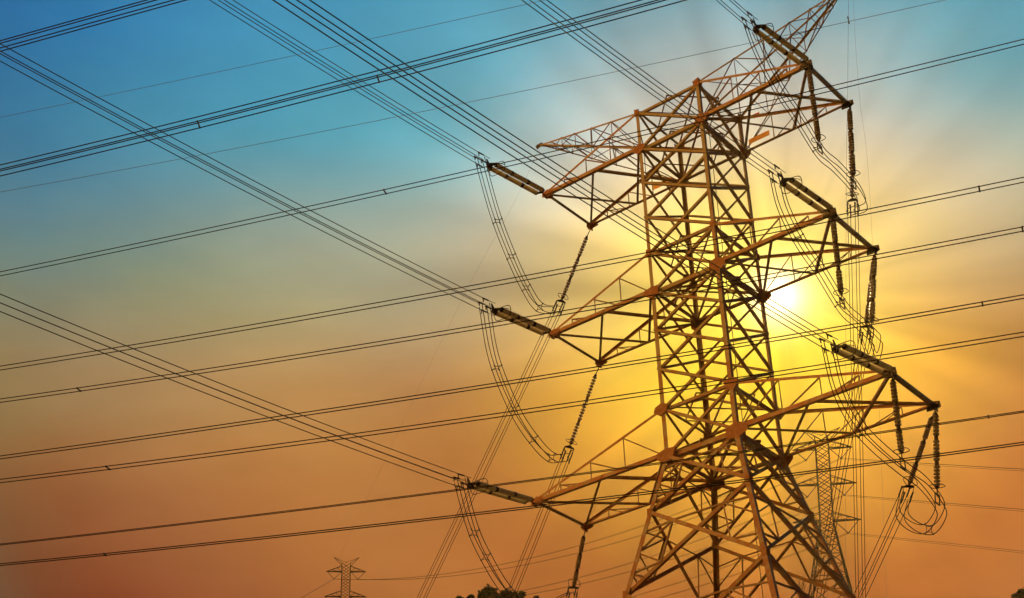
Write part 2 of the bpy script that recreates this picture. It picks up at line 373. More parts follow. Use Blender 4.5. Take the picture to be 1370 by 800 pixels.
TIPS = {}
def crossarm(s, zt, zl, a, key):
    kf, kb = ('l', 'b') if s < 0 else ('n', 'r')
    f0, b0, tf0, tb0 = LG(kf, zl), LG(kb, zl), LG(kf, zt), LG(kb, zt)
    ft, bt = V((s*a, f0.y, zl+ZT)), V((s*a, b0.y, zl+ZT))
    TIPS[key] = (ft.copy(), bt.copy()); X = V((s, 0, 0)); Y = V((0, 1, 0)); Zv = V((0, 0, 1))
    m = MB()
    # end strut, bottom lacing (two crosses), light side lacing
    m.angle(ft, bt, .20, Zv, -X, None, (-.02, 0))
    fm, bm = f0.lerp(ft, .48), b0.lerp(bt, .48); dz = Zv*.02
    for p, q, w_, o in ((f0, bm, .13, .02), (b0, fm, .15, .05), (ft, bm, .15, .02), (bt, fm, .13, .05)):
        m.angle(p+Zv*o, q+Zv*o, w_, Zv, (q-p).cross(Zv), None, (0, -w_/2))
    exs = []
    for g0, gt, t0, sy in ((f0, ft, tf0, -1), (b0, bt, tb0, 1)):
        ex = MB(); exs.append(ex); n = V((0, sy, 0)); ths_ = (.0, .30, .56, .80)
        for i in range(1, 4):
            tp, bp = t0.lerp(gt, ths_[i]), g0.lerp(gt, ths_[i])
            in_face(ex, tp, bp, .045, n, -.07)
            in_face(ex, tp, g0.lerp(gt, ths_[i-1]), .065, n, -.05)
        in_face(ex, t0.lerp(gt, .8), g0.lerp(gt, .66), .05, n, -.06)
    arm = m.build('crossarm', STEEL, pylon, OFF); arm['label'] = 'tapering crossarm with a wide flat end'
    for ex in exs: ex.build('side_lacing', BRACE, arm, OFF)
    for g0, gt, t0, sy in ((f0, ft, tf0, -1), (b0, bt, tb0, 1)):
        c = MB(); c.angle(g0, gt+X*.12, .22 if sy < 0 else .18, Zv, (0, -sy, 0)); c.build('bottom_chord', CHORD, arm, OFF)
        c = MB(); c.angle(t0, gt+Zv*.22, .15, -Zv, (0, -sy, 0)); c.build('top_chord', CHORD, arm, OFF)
        e = MB()
        e.plate(gt+V((s*-.05, sy*.03, .03)), X, Zv, [(-.45, -.16), (.1, -.2), (.32, -.12), (.3, .2), (-.1, .3), (-.45, .12)], .03)
        e.plate(gt+V((s*-.05, -sy*.06, -.035)), X, (0, -sy, 0), [(-.5, -.14), (.22, -.16), (.25, .12), (.05, .4), (-.2, .32)], .03)
        e.plate(gt+V((0, sy*.0, -.12)), (0, -sy, 0), Zv, [(-.16, -.14), (.12, -.14), (.3, .1), (-.16, .1)], .05)
        e.build('tip_plate', FIT if s > 0 else RUST, arm, OFF)
for key, s, zt, zl, a in (('1L', -1, T1, L1, 9.21), ('1R', 1, T1, L1, 9.21), ('2L', -1, T2, L2, 9.2), ('2R', 1, T2, L2, 9.2), ('3L', -1, T3, L3, 10.9), ('3R', 1, T3, L3, 10.9)):
    crossarm(s, zt, zl, a, key)
PEAK = {}
for s in (-1, 1):
    kf, kb = ('l', 'b') if s < 0 else ('n', 'r')
    tip = V((s*11.32, 0, 26.22+ZT)); PEAK[s] = tip
    R4 = [LG(kf, T1), LG(kb, T1), LG(kb, L1), LG(kf, L1)]
    m = MB(); t = [0, .24, .44, .61, .75, .87, .95]
    for i in range(4):
        p, q = R4[i], R4[(i+1) % 4]
        for j in range(1, 6):
            A, B = (p, q) if j % 2 else (q, p)
            m.angle(A.lerp(tip, t[j-1]), B.lerp(tip, t[j]), .05, tip-(p+q)/2, (0, 0, 1))
            m.angle(p.lerp(tip, t[j]), q.lerp(tip, t[j]), .042, (0, 0, 1), (s, 0, 0))
    pk = m.build('earth_wire_arm', BRACE, pylon, OFF)
    for i in range(4):
        c = MB(); p = R4[i]; sg = -1 if i in (0, 3) else 1
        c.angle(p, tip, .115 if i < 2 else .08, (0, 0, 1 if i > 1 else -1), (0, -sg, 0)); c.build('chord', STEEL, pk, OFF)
    e = MB(); e.plate(tip+V((s*.05, 0, -.05)), (s, 0, 0), (0, 0, 1), [(-.4, -.05), (.1, -.22), (.2, .0), (.1, .12), (-.3, .12)], .05); e.build('tip_plate', FIT, pk, OFF)
m = MB(); q = on_y(981, 455, 1.0); m.tube([V((q.x, 1.0, ZB+.3)), V((q.x, 1.0, T1+ZT-.3))], .022, 6); m.build('climbing_cable', FIT, pylon, OFF)
def plate_on(p, q, hgt, material, nrm, name):
    m = MB(); p, q = V(p), V(q); d = q-p; c = (p+q)/2; h = d.length/2
    m.plate(c, d, (0, 0, 1), [(-h, -hgt/2), (h, -hgt/2), (h, hgt/2), (-h, hgt/2)], .02)
    m.build(name, material, pylon, OFF)
yb = 2.235*YD+.06
for s in (-1, 1):
    plate_on((s*2.75, yb-.36, L1+ZT+.42), (s*4.15, yb-.36, L1+ZT+.42), .34, PLATE, None, 'number_plate')
plate_on((3.1, yb, T1+ZT-.30), (3.5, yb, T1+ZT-.32), .3, RED, None, 'warning_plate')

# ------------------------------------------------------------------ insulators
def sheds(s0, s1, pitch, rc, rs, prof):
    n = max(1, int((s1-s0)/pitch)); pitch = (s1-s0)/n
    for i in range(n):
        s = s0+i*pitch
        prof += [(s, rc), (s+pitch*.12, rc), (s+pitch*.34, rs), (s+pitch*.72, rs), (s+pitch*.64, rc+(rs-rc)*.75), (s+pitch*.56, rc*1.05)] if rs-rc > .05 else [(s, rc), (s+pitch*.30, rc), (s+pitch*.42, rs), (s+pitch*.62, rs), (s+pitch*.80, rc)]
    prof.append((s1, rc))
def rod(parent, off, p, q, units, pitch, rc, rs, material, capr):
    p, q = V(p), V(q); Lr = (q-p).length; d = (q-p).normalized(); g = .10; u = Lr/units; prof = []
    for i in range(units): sheds(i*u+g, (i+1)*u-g, pitch, rc, rs, prof)
    m = MB(); m.lathe(p, q, prof, 14); o = m.build('insulator_rod', material, parent, off)
    for i in range(units+1):
        c = MB(); a = max(0, i*u-g-.03); b = min(Lr, i*u+g+.03)
        c.lathe(p+d*a, p+d*b, [(0, capr*.7), (.03, capr), ((b-a)-.03, capr), (b-a, capr*.7)], 12); c.build('metal_coupling', FIT, o, off)
def ring(mb, c, ax, e1, hw, hh, r):
    ax = V(ax).normalized(); e1 = (V(e1)-ax*V(e1).dot(ax)).normalized(); e2 = ax.cross(e1); pts = []
    for i in range(28):
        a = 2*math.pi*i/28; x, y = math.cos(a), math.sin(a)
        ex = math.copysign(abs(x)**.6, x)*hw; ey = math.copysign(abs(y)**.6, y)*hh
        pts.append(V(c)+e1*ex+e2*ey)
    mb.tube(pts, r, 6, True)
BO = .225
def frame(ax, e1=(1, 0, 0)):
    ax = V(ax).normalized(); e1 = (V(e1)-ax*V(e1).dot(ax)).normalized(); return ax, e1, ax.cross(e1)
def corners(c, e1, e2): return [V(c)+e1*sx*BO+e2*sy*BO for sx, sy in ((-1, -1), (1, -1), (1, 1), (-1, 1))]
LEVEL = {'1': 'top', '2': 'middle', '3': 'lowest'}; SIDE = {'L': 'left', 'R': 'right'}
CL = {}; CLB = {}; HANG = {}
fw_px = {'1L': [(642, 213), (560, 163), (296, 0)], '2L': [(648, 408), (280, 219), (0, 70)], '3L': [(615, 643), (300, 521), (0, 405)],
         '1R': [(1001, 27), (970, 0)], '2R': [(1037, 232), (715, 0)], '3R': [(1107, 458), (620, 147), (390, 0)]}
XT = {'1': 9.21, '2': 9.2, '3': 10.9}
for k in fw_px:
    tip = TIPS[k][0]; X = tip.x; P = on_x(*fw_px[k][0], X); CL[k] = P
    ax, e1, e2 = frame(P-tip); Lr = (P-tip).length
    o = thing('tension_insulator', tip, 'pale olive twin-rod insulator pulling away from the front corner of the %s %s crossarm' % (LEVEL[k[0]], SIDE[k[1]]), 'insulator', 'insulators of the great pylon')
    a, b = .62, Lr-1.15
    for sx in (-1, 1): rod(o, tip, tip+ax*a+e1*sx*.23, tip+ax*b+e1*sx*.23, 3, .06, .128, .15, GLAZE, .152)
    m = MB(); m.tube([tip+V((0, 0, -.12)), tip+ax*.42], .035, 8); m.plate(tip+ax*.5, e1, ax, [(-.34, .02), (0, -.16), (.34, .02), (.34, .14), (-.34, .14)], .03); m.build('yoke_plate', FIT, o, tip)
    m = MB(); m.plate(tip+ax*(b+.1), e1, ax, [(-.34, -.1), (.34, -.1), (.34, .06), (.12, .28), (-.12, .28), (-.34, .06)], .03)
    m.plate(tip+ax*(b+.42), e2, ax, [(-.3, .1), (-.3, .02), (0, -.2), (.3, .02), (.3, .1)], .03); m.build('yoke_plate', FIT, o, tip)
    m = MB(); ring(m, tip+ax*(b-.45), ax, e1, .58, .36, .022)
    for sx in (-1, 1): m.tube([tip+ax*(b+.08)+e1*sx*.3, tip+ax*(b-.1)+e1*sx*.5, tip+ax*(b-.45)+e1*sx*.58], .018, 6)
    m.build('grading_ring', FIT, o, tip)
    for i, c in enumerate(corners(P, e1, e2)):
        m = MB(); st = tip+ax*(b+.45)+(c-P); stag = (.0, .18, .34, .16)[i]
        m.tube([st, c+ax*stag], .016, 6); m.tube([c-ax*.45+ax*stag, c+ax*(stag+.05)], .042, 8)
        m.tube([c+ax*stag, c+ax*stag+V((0, .02, -.22))], .032, 6); m.build('clamp', FIT, o, tip)
B_px = {'1L': ((746, 415), 6.2), '2L': ((757, 612), 6.2), '3L': ((765, 797), 5.6), '1R': ((1141, 283), 6.3), '2R': ((1157, 450), 5.8), '3R': ((1211, 664), 6.0)}
for k, (px, Lr) in B_px.items():
    tip = TIPS[k][1]; r = ray(*px); oc = CAM-tip; b_ = r.dot(oc); dsc = b_*b_-(oc.dot(oc)-Lr*Lr)
    P = CAM+r*(-b_+math.sqrt(max(0, dsc))); CLB[k] = P; ax, e1, e2 = frame(P-tip, (.6, .8, 0)); Lr = (P-tip).length
    o = thing('tension_insulator', tip, 'brown ribbed insulator slanting down from the rear corner of the %s %s crossarm' % (LEVEL[k[0]], SIDE[k[1]]), 'insulator', 'insulators of the great pylon')
    a, b = .7, Lr-.85
    rod(o, tip, tip+ax*a, tip+ax*b, 3, .17, .035, .135, BROWN, .085)
    m = MB(); m.tube([tip+V((0, 0, -.12)), tip+ax*.72], .028, 8); m.build('link', FIT, o, tip)
    m = MB(); m.plate(tip+ax*(b+.16), e1, ax, [(-.34, .08), (-.3, 0), (0, -.14), (.3, 0), (.34, .08)], .03)
    for sx in (-1, 1): m.tube([tip+ax*(b+.2)+e1*sx*.3, tip+ax*(b+.5)+e1*sx*.24+e2*.2], .02, 6); m.tube([tip+ax*(b+.2)+e1*sx*.3, tip+ax*(b+.5)+e1*sx*.24-e2*.2], .02, 6)
    m.build('yoke_plate', FIT, o, tip)
    m = MB(); ring(m, tip+ax*(b-.2), ax, e1, .34, .34, .02); m.build('grading_ring', FIT, o, tip)
    for c in corners(P, e1, e2):
        m = MB(); m.tube([c-ax*.5, c+ax*.25], .042, 8); m.tube([c-ax*.1, c-ax*.1-e1*.05+V((0, -.1, -.16))], .03, 6); m.build('clamp', FIT, o, tip)
H_px = {('1R', 0): (1096, 193), ('1R', 1): (1142, 240), ('2R', 0): (1126, 399), ('2R', 1): (1166, 437), ('3R', 0): (1207, 613), ('3R', 1): (1254, 660)}
for (k, f), px in H_px.items():
    tip = TIPS[k][f]; P = on_y(*px, tip.y); HANG[(k, f)] = P; ax, e1, e2 = frame(P-tip, (0, 1, 0)); Lr = (P-tip).length
    o = thing('suspension_insulator', tip, 'ribbed brown insulator hanging straight down from the %s corner of the %s right crossarm' % ('rear' if f else 'front', LEVEL[k[0]]), 'insulator', 'insulators of the great pylon')
    b = Lr-.25
    rod(o, tip, tip+ax*.35, tip+ax*b, 3, .168, .05, .155, BROWN, .1)
    m = MB(); m.tube([tip+V((0, 0, -.1)), tip+ax*.4], .028, 8); m.build('link', FIT, o, tip)
    m = MB(); ring(m, tip+ax*(b-.12), ax, (1, 0, 0), .36, .26, .02); m.build('grading_ring', FIT, o, tip)
    m = MB(); m.tube([tip+ax*(b-.02), tip+ax*(b+.3)], .03, 8); m.bar(tip+ax*(b+.3)-e1*.25, tip+ax*(b+.3)+e1*.25, .06); m.bar(tip+ax*(b+.78)-e1*.25, tip+ax*(b+.78)+e1*.25, .05)
    for sx in (-1, 1): m.bar(tip+ax*(b+.3)+e1*sx*.23, tip+ax*(b+.78)+e1*sx*.23, .05)
    m.build('jumper_yoke', FIT, o, tip)

# ------------------------------------------------------------------ conductors
def spacer(cs, parent, off, r=.024):
    m = MB(); c0 = sum(cs, V())/len(cs)
    if len(cs) == 4:
        inn = [c0.lerp(c, .62) for c in cs]; m.tube(inn, r, 6, True)
        for c, i in zip(cs, inn): m.tube([i, c0.lerp(c, 1.06)], r*1.15, 6)
    else: m.tube([cs[0], cs[1]], r, 6)
    for c in cs: m.lathe(c-V((0, .045, 0)), c+V((0, .045, 0)), [(0, .03), (.03, .052), (.06, .052), (.09, .03)], 8)
    m.build('spacer', FIT, parent, off)
def bundle(name, label, cat, group, path, offs, r, sp=(), material=WIRE):
    """offs(i): list of conductor offsets at path point i; sp: indices with spacers"""
    o = thing(name, path[0], label, cat, group); n = len(offs(0))
    lanes = [[path[i]+offs(i)[j] for i in range(len(path))] for j in range(n)]
    for ln in lanes:
        m = MB(); m.tube(ln, r, 6); m.build('conductor', material, o, path[0], True)
    for i in sp: spacer([ln[i] for ln in lanes], o, path[0])
    return o
Q4 = lambda e1, e2: [e1*sx*BO+e2*sy*BO for sx, sy in ((-1, -1), (1, -1), (1, 1), (-1, 1))]
# incoming span over the viewer's head
for k, pxs in fw_px.items():
    pts = [on_x(x, y, CL[k].x) for x, y in pxs]; tip = TIPS[k][0]
    y0, z0 = pts[0].y, pts[0].z; y1, z1 = pts[-1].y, pts[-1].z
    c2 = .00085                                             # sag of the span
    c1 = (z1-z0)/(y1-y0)-c2*(y1-y0)
    path = []
    for i in range(41):
        y = y0-i*2.6; path.append(V((CL[k].x, y, z0+c1*(y-y0)+c2*(y-y0)**2)))
    ax, e1, e2 = frame(path[0]-tip)
    nm = {'1L': 'uppermost left', '2L': 'second left', '3L': 'lowest left', '1R': 'uppermost right', '2R': 'second right', '3R': 'lowest right'}[k]
    e1r, e2r = e1*.98+e2*.2, e2*.98-e1*.2
    bundle('power_line', 'four-wire conductor strung overhead to the twin-rod insulator of the %s crossarm' % nm.replace('uppermost', 'top').replace('second', 'middle'), 'power line', 'incoming four-wire conductors', path, lambda i: Q4(e1r, e2r), .021, (), BRIGHT)
# outgoing span, steeply down to a gantry out of sight
E_px = {'1L': (514, 900), '2L': (640, 900), '3L': (740, 900), '1R': (1153, 900), '2R': (1075, 900), '3R': (1100, 900)}
for k, px in E_px.items():
    tip, P = TIPS[k][1], CLB[k]; d = (P-tip).normalized(); r = ray(*px); wv_ = P-CAM
    a_, b_, c_ = d.dot(d), d.dot(r), 1.0; den = a_*c_-b_*b_
    s = (b_*r.dot(wv_)-c_*d.dot(wv_))/den; t = (a_*r.dot(wv_)-b_*d.dot(wv_))/den
    Epnt = CAM+r*t
    end = Epnt+(Epnt-P).normalized()*10
    path = [P.lerp(end, i/24)+V((0, 0, -4*(.012*(end-P).length)*(i/24)*(1-i/24)*.5)) for i in range(25)]
    ax, e1, e2 = frame(P-tip, (.6, .8, 0))
    sp = {'1L': (), '2L': (), '3R': (12,)}.get(k, ())
    bundle('power_line', 'four thin wires dropping steeply from the rear insulator of the %s %s crossarm' % (LEVEL[k[0]], SIDE[k[1]]), 'power line', 'outgoing four-wire conductors', path, lambda i: Q4(e1, e2), .02, sp)
# jumper loops round the tower body
J_px = {'1L': [(662, 285), (684, 343), (704, 385), (722, 411)], '2L': [(661, 480), (688, 547), (714, 588), (738, 612)], '3L': [(632, 705), (650, 745), (678, 790), (712, 818)],
        '1R': [(1016, 68), (1040, 115), (1068, 157), ('h', 0), (1118, 222), ('h', 1), (1154, 275)], '2R': [(1048, 277), (1072, 325), (1098, 363), ('h', 0), (1148, 430), ('h', 1), (1174, 458), (1168, 478)],
        '3R': [(1122, 520), (1146, 567), (1174, 598), ('h', 0), (1234, 645), ('h', 1), (1257, 690), (1243, 708), (1222, 704), (1207, 688)]}
for k, seq in J_px.items():
    nodes = [CL[k]]; keyd = []
    chain = [('P', CL[k])]+[('K', HANG[(k, q[1])]+V((0, 0, -.55))) if q[0] == 'h' else ('X', q) for q in seq]+[('P', CLB[k])]
    pts = []
    for i, (t_, q) in enumerate(chain):
        if t_ != 'X': pts.append(V(q)); continue
        i0 = max(j for j in range(i) if chain[j][0] != 'X'); i1 = min(j for j in range(i+1, len(chain)) if chain[j][0] != 'X')
        d0, d1 = (chain[i0][1]-CAM).length, (chain[i1][1]-CAM).length
        pts.append(at_dist(*q, d0+(d1-d0)*(i-i0)/(i1-i0)))
    path = catmull(pts, 6); fr = []; e1 = V((1, 0, 0))
    for i in range(len(path)):
        d = (path[min(i+1, len(path)-1)]-path[max(i-1, 0)]).normalized()
        e1 = (e1-d*e1.dot(d)).normalized(); fr.append((e1.copy(), d.cross(e1)))
    sp = {'1L': (12, 18, 23, 27), '2L': (12, 17, 23), '3L': (12, 20), '1R': (11, 23), '2R': (11, 23), '3R': (14, 48)}.get(k, ())
    if k[1] == 'L': sp = (7, 12, 18, 24)
    bundle('jumper_loop', 'slack four-wire loop hanging %s the %s %s crossarm, joining its front and rear insulators' % ('beside' if k[1] == 'L' else 'under', LEVEL[k[0]], SIDE[k[1]]), 'jumper cable', 'jumper loops of the great pylon', path, lambda i: Q4(*fr[i]), .024, [s_ for s_ in sp if s_ < len(path)])

# the other line, whose conductors cross the picture from side to side
DX = V((-.935, -.353, 0)).normalized(); NX = V((-DX.y*-1, 0, 0)); NX = V((.353*-1, .935, 0)).normalized()
def cross_path(pxs, dist):
    P0 = V((CAM.x, CAM.y, 0))+NX*dist
    pts = [on_plane(x, y, P0, NX) for x, y in pxs]
    S_ = [p.dot(DX) for p in pts]; Z_ = [p.z for p in pts]
    n = len(pts); s0 = sum(S_)/n
    # least-squares parabola (line if there are only two points)
    u = [s-s0 for s in S_]
    if n == 2: A = (Z_[1]-Z_[0])/(u[1]-u[0]); co_ = (Z_[0]-A*u[0], A, 0.0004*0)
    else:
        M = [[sum(t**(i+j) for t in u) for j in range(3)] for i in range(3)]; bvec = [sum(z*t**i for z, t in zip(Z_, u)) for i in range(3)]
        inv = Matrix(M).inverted(); co_ = tuple(inv @ V(bvec))
    lo, hi = min(S_), max(S_); span = hi-lo; lo -= span*.5+10; hi += span*.3+10; out = []
    base_ = P0-DX*P0.dot(DX)
    for i in range(61):
        s = lo+(hi-lo)*i/60; t = s-s0; p = base_+DX*s; out.append(V((p.x, p.y, co_[0]+co_[1]*t+co_[2]*t*t)))
    return out
def near_idx(path, px, dist):
    q = on_plane(*px, V((CAM.x, CAM.y, 0))+NX*dist, NX); return min(range(len(path)), key=lambda i: (path[i]-q).length)
CROSS = [
 ('quad', 52, [(0, 61.5), (222, 0)], [], 'four thick black wires cutting across the upper left corner of the sky', (.27, .30)),
 ('quad', 56, [(0, 228), (280, 160), (560, 88), (887, 0)], [(252, 172), (515, 96)], 'four thick black wires sweeping over the blue sky, with two small spacers', (.2, .34)),
 ('pair', 60, [(0, 366.5), (300, 303), (620, 233.4), (720, 211), (1060, 130), (1160, 106), (1370, 56.5)], [(525, 256)], 'pair of wires passing just under the left earth-wire arm of the big pylon', .18),
 ('pair', 60, [(0, 492), (340, 437.5), (640, 384.4), (860, 341), (1120, 289), (1200, 275.6), (1370, 241.6)], [(1284, 258)], 'pair of wires crossing the tower between its top and middle crossarms', .19),
 ('pair', 62, [(0, 536), (640, 438.5), (700, 427), (1200, 337), (1370, 307)], [(124, 518), (1363, 308)], 'pair of wires crossing right in front of the sun', .18),
 ('pair', 60, [(0, 611.4), (340, 565), (640, 520), (850, 481), (1200, 427), (1370, 397)], [(1295, 409)], 'pair of wires crossing the tower just below its middle crossarms', .15),
 ('pair', 62, [(0, 643), (340, 601.6), (640, 561.4), (850, 525), (1200, 475), (1370, 447.7)], [(126, 629)], 'pair of wires just above the lowest right crossarm and its twin-rod insulator', .19),
 ('pair', 58, [(0, 728.4), (340, 690), (600, 657), (730, 640), (1210, 574), (1370, 550.5)], [(1300, 561)], 'dark pair of wires that covers the lowest left twin-rod insulator', .06),
 ('pair', 62, [(0, 755), (340, 722), (600, 691.5), (860, 660), (1000, 642), (1180, 618), (1370, 594)], [(133, 742)], 'lowest pair of wires, passing below the lowest left crossarm tip and over the distant tower', .11)]
for kind, dist, pxs, sps, label, q in CROSS:
    path = cross_path(pxs, dist)
    if kind == 'quad':
        a, b = q; offs = [NX*-a+V((0, 0, -.1)), NX*b*.3+V((0, 0, -.30)), NX*a+V((0, 0, .14)), NX*-b*.2+V((0, 0, .32))]
        rr = .034
    else: offs = [NX*q, NX*-q]; rr = .026 if q > .1 else .02
    idx = [near_idx(path, px, dist) for px in sps]
    o = bundle('power_line', label, 'power line', 'wires of the crossing line', path, lambda i: offs, rr)
    for i in idx:
        c = [path[i]+f for f in offs]
        if kind == 'pair': spacer(c, o, path[0], .04)
        else: spacer([c[0], c[1]], o, path[0], .045)
for dist, pxs, label in ((64, [(0, 157), (340, 86), (620, 24), (700, 7)], 'faint thin single wire high in the blue sky, the upper one of two'),
                         (64, [(0, 257), (340, 193), (620, 140), (900, 79), (1100, 35), (1270, 0)], 'faint thin single wire, lower of the two, reaching over to the tower peak')):
    path = cross_path(pxs, dist); m = MB(); m.tube(path, .014, 6)
    o = m.build('earth_wire', EARTH, None, path[0], True); tag(o, label, 'wire', 'thin earth wires')
def single(pts, r, label):
    m = MB(); m.tube(catmull(pts, 8), r, 6); o = m.build('earth_wire', EARTH, None, V(pts[0]), True); tag(o, label, 'wire', 'thin earth wires'); return o
single([PEAK[1]+V((0, .2, -.1)), on_y(1135, 20, 4), on_y(1134, 130, 7), on_y(1132, 300, 12), on_y(1131, 900, 30)], .008, 'thin wire hanging straight down beside the top right crossarm tip')
single([PEAK[1]+V((.3, .2, -.1)), on_y(1143, 30, 4), on_y(1150, 130, 7), on_y(1166, 300, 12), on_y(1190, 900, 30)], .005, 'very thin wire slanting down the sky right of the top crossarm')
single([PEAK[-1]+V((0, .1, -.1)), on_y(687, 273, 4), on_y(638, 362, 7), on_y(560, 520, 12), on_y(400, 860, 22)], .004, 'very thin wire slanting down from the left earth-wire arm')
m = MB(); c = on_y(1135, 26, 4.6); m.lathe(c+V((0, 0, .25)), c-V((0, 0, .35)), [(0, .02), (.05, .045), (.22, .045), (.3, .02), (.4, .05), (.55, .05), (.6, .02)], 8)
tag(m.build('vibration_damper', FIT, None, c), 'small dark weight clamped on the thin vertical wire at the top', 'damper')

# ------------------------------------------------------------------ two distant pylons on the hill
def far_pylon(px, dist, arm_z, label, yaw, key, lean=0):
    """px: where the middle of its crossarm number arm_z stands in the photograph"""
    A = at_dist(*px, dist); g = gz(A.x, A.y); H2 = A.z-g; RT = Matrix.Rotation(lean, 4, V((fwd.x, fwd.y, 0)).normalized()) @ Matrix.Rotation(yaw, 4, 'Z'); base_ = A-(RT @ V((0, 0, H2)))          # height of that crossarm
    Z = {1: H2, 2: H2-8.9, 3: H2-17.8} if arm_z == 1 else {1: H2+8.9, 2: H2, 3: H2-8.9}
    half = {1: 6.7, 2: 7.0, 3: 7.4}; top = Z[1]+2.6
    o = thing('lattice_pylon', base_, label, 'pylon', 'lattice pylons of the power line'); o.rotation_euler = RT.to_euler()
    def wd(z): return 1.45 if z >= Z[3]-.5 else 1.45+(Z[3]-.5-z)*.17
    def lg(sx, sy, z): return V((sx*wd(z), sy*wd(z), z))
    for sx in (-1, 1):
        for sy in (-1, 1):
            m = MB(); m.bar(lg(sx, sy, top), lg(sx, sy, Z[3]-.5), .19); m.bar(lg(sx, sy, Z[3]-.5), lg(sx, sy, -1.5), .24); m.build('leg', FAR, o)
    zs = [top-.0]; z = top
    while z > 0: z -= 2.2 if z > Z[3] else max(2.8, wd(z)*2*.95); zs.append(max(z, 0))
    for n_ in range(4):
        m = MB(); c = [(-1, -1), (1, -1), (1, 1), (-1, 1)]; a, b = c[n_], c[(n_+1) % 4]
        for z0, z1 in zip(zs, zs[1:]):
            t = .13 if z0 > Z[3] else .14
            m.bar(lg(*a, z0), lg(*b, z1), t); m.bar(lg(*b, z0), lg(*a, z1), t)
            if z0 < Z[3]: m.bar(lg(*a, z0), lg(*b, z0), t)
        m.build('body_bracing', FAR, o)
    V_ = {}
    for lv in (1, 2, 3):
        for s in (-1, 1):
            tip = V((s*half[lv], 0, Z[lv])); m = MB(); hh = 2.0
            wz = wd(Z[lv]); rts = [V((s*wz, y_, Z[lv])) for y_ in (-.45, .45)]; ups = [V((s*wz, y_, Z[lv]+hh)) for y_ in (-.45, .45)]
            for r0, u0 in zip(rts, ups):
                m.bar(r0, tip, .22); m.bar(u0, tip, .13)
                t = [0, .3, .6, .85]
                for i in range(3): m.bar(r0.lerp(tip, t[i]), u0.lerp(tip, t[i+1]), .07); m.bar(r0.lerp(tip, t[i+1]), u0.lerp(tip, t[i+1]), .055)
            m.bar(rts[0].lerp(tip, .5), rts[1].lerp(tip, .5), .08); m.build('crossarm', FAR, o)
            V_[(lv, s)] = (V((s*(wd(Z[lv])+.25), 0, Z[lv]-.15)), V((s*(half[lv]-.5), 0, Z[lv]-.15)))
    for s in (-1, 1):
        m = MB(); tip = V((s*4.3, 0, top+2.6))
        for sy in (-1, 1):
            m.bar(lg(s, sy, top), tip, .12); m.bar(lg(-s*.2, sy, top), tip, .09)
            for t in (.3, .6): m.bar(lg(s, sy, top).lerp(tip, t), lg(-s*.2, sy, top).lerp(tip, t+.12), .06)
        m.build('earth_wire_arm', FAR, o)
    MW = Matrix.Translation(base_) @ RT; low = {}
    for (lv, s), (a, b) in V_.items():
        a, b = MW @ a, MW @ b; mid = (a+b)/2-V((0, 0, (b-a).length*.56)); low[(lv, s)] = mid
        if key == 'N' and lv == 3: continue
        t = thing('v_string_insulator', mid, 'V-shaped insulator below the %s %s arm of the %s' % ({1: 'top', 2: 'middle', 3: 'lowest'}[lv], 'left' if s < 0 else 'right', 'small pylon on the skyline' if key == 'N' else 'distant pylon behind the right leg'), 'insulator', 'V-shaped insulators of the distant pylons')
        for e in (a, b):
            m = MB(); n = int((e-mid).length/.3); prof = []; Le = (e-mid).length
            for i in range(n): prof += [(Le*(i+.1)/n, .07), (Le*(i+.4)/n, .16), (Le*(i+.7)/n, .07)]
            m.lathe(mid, e, prof, 8); m.build('insulator_rod', FIT, t, mid)
        m = MB(); m.bar(mid+V((-.3, 0, 0)), mid+V((.3, 0, 0)), .14); m.build('clamp', FIT, t, mid)
    return low
yawM = math.atan2(rgt.y, rgt.x)
lowM = far_pylon((1103, 648), 360, 2, 'slender distant lattice pylon seen through and beside the big right leg', yawM+R(-13), 'M', R(4.2))
lowN = far_pylon((463, 764.8), 540, 1, 'small hazy lattice pylon standing alone at the bottom of the sky', yawM+R(5), 'N')
for lv in (1, 2, 3):
    for s in (-1, 1):
        a, b = lowN[(lv, s)], lowM[(lv, s)]; sag = 8.5
        path = [a.lerp(b, i/30)-V((0, 0, 4*sag*(i/30)*(1-i/30))) for i in range(31)]
        d = (b-a).normalized(); e = d.cross(V((0, 0, 1))).normalized()
        bundle('power_line', 'faint sagging wires between the two distant pylons, %s pair of the %s side' % ({1: 'top', 2: 'middle', 3: 'lowest'}[lv], 'left' if s < 0 else 'right'), 'power line', 'faint wires between the distant pylons', path, lambda i: [e*.25, e*-.25], .035)
for lv, ye in ((1, 628), (2, 682), (3, 738)):
    a = lowM[(lv, 1)]; b = at_dist(1560, {1: 633, 2: 699, 3: 762}[lv], 190); c = at_dist(1370, ye, 235)
    path = catmull([a, c, b], 10); e = (b-a).cross(V((0, 0, 1))).normalized()
    bundle('power_line', 'faint near-level wires running right from the distant pylon, %s of three' % {1: 'uppermost', 2: 'middle one', 3: 'lowest'}[lv], 'power line', 'faint wires leaving the distant pylon', path, lambda i: [e*.3+V((0, 0, .1)), e*-.3, V((0, 0, -.25))], .03)
for lv in (1, 2):
    a = lowN[(lv, -1)]; b = at_dist(330, {1: 842, 2: 880}[lv], 420); e = (b-a).cross(V((0, 0, 1))).normalized()
    bundle('power_line', 'faint wires sinking left from the small skyline pylon, %s pair' % {1: 'upper', 2: 'lower'}[lv], 'power line', 'faint wires leaving the small pylon', [a.lerp(b, i/10) for i in range(11)], lambda i: [e*.25, e*-.25], .035)

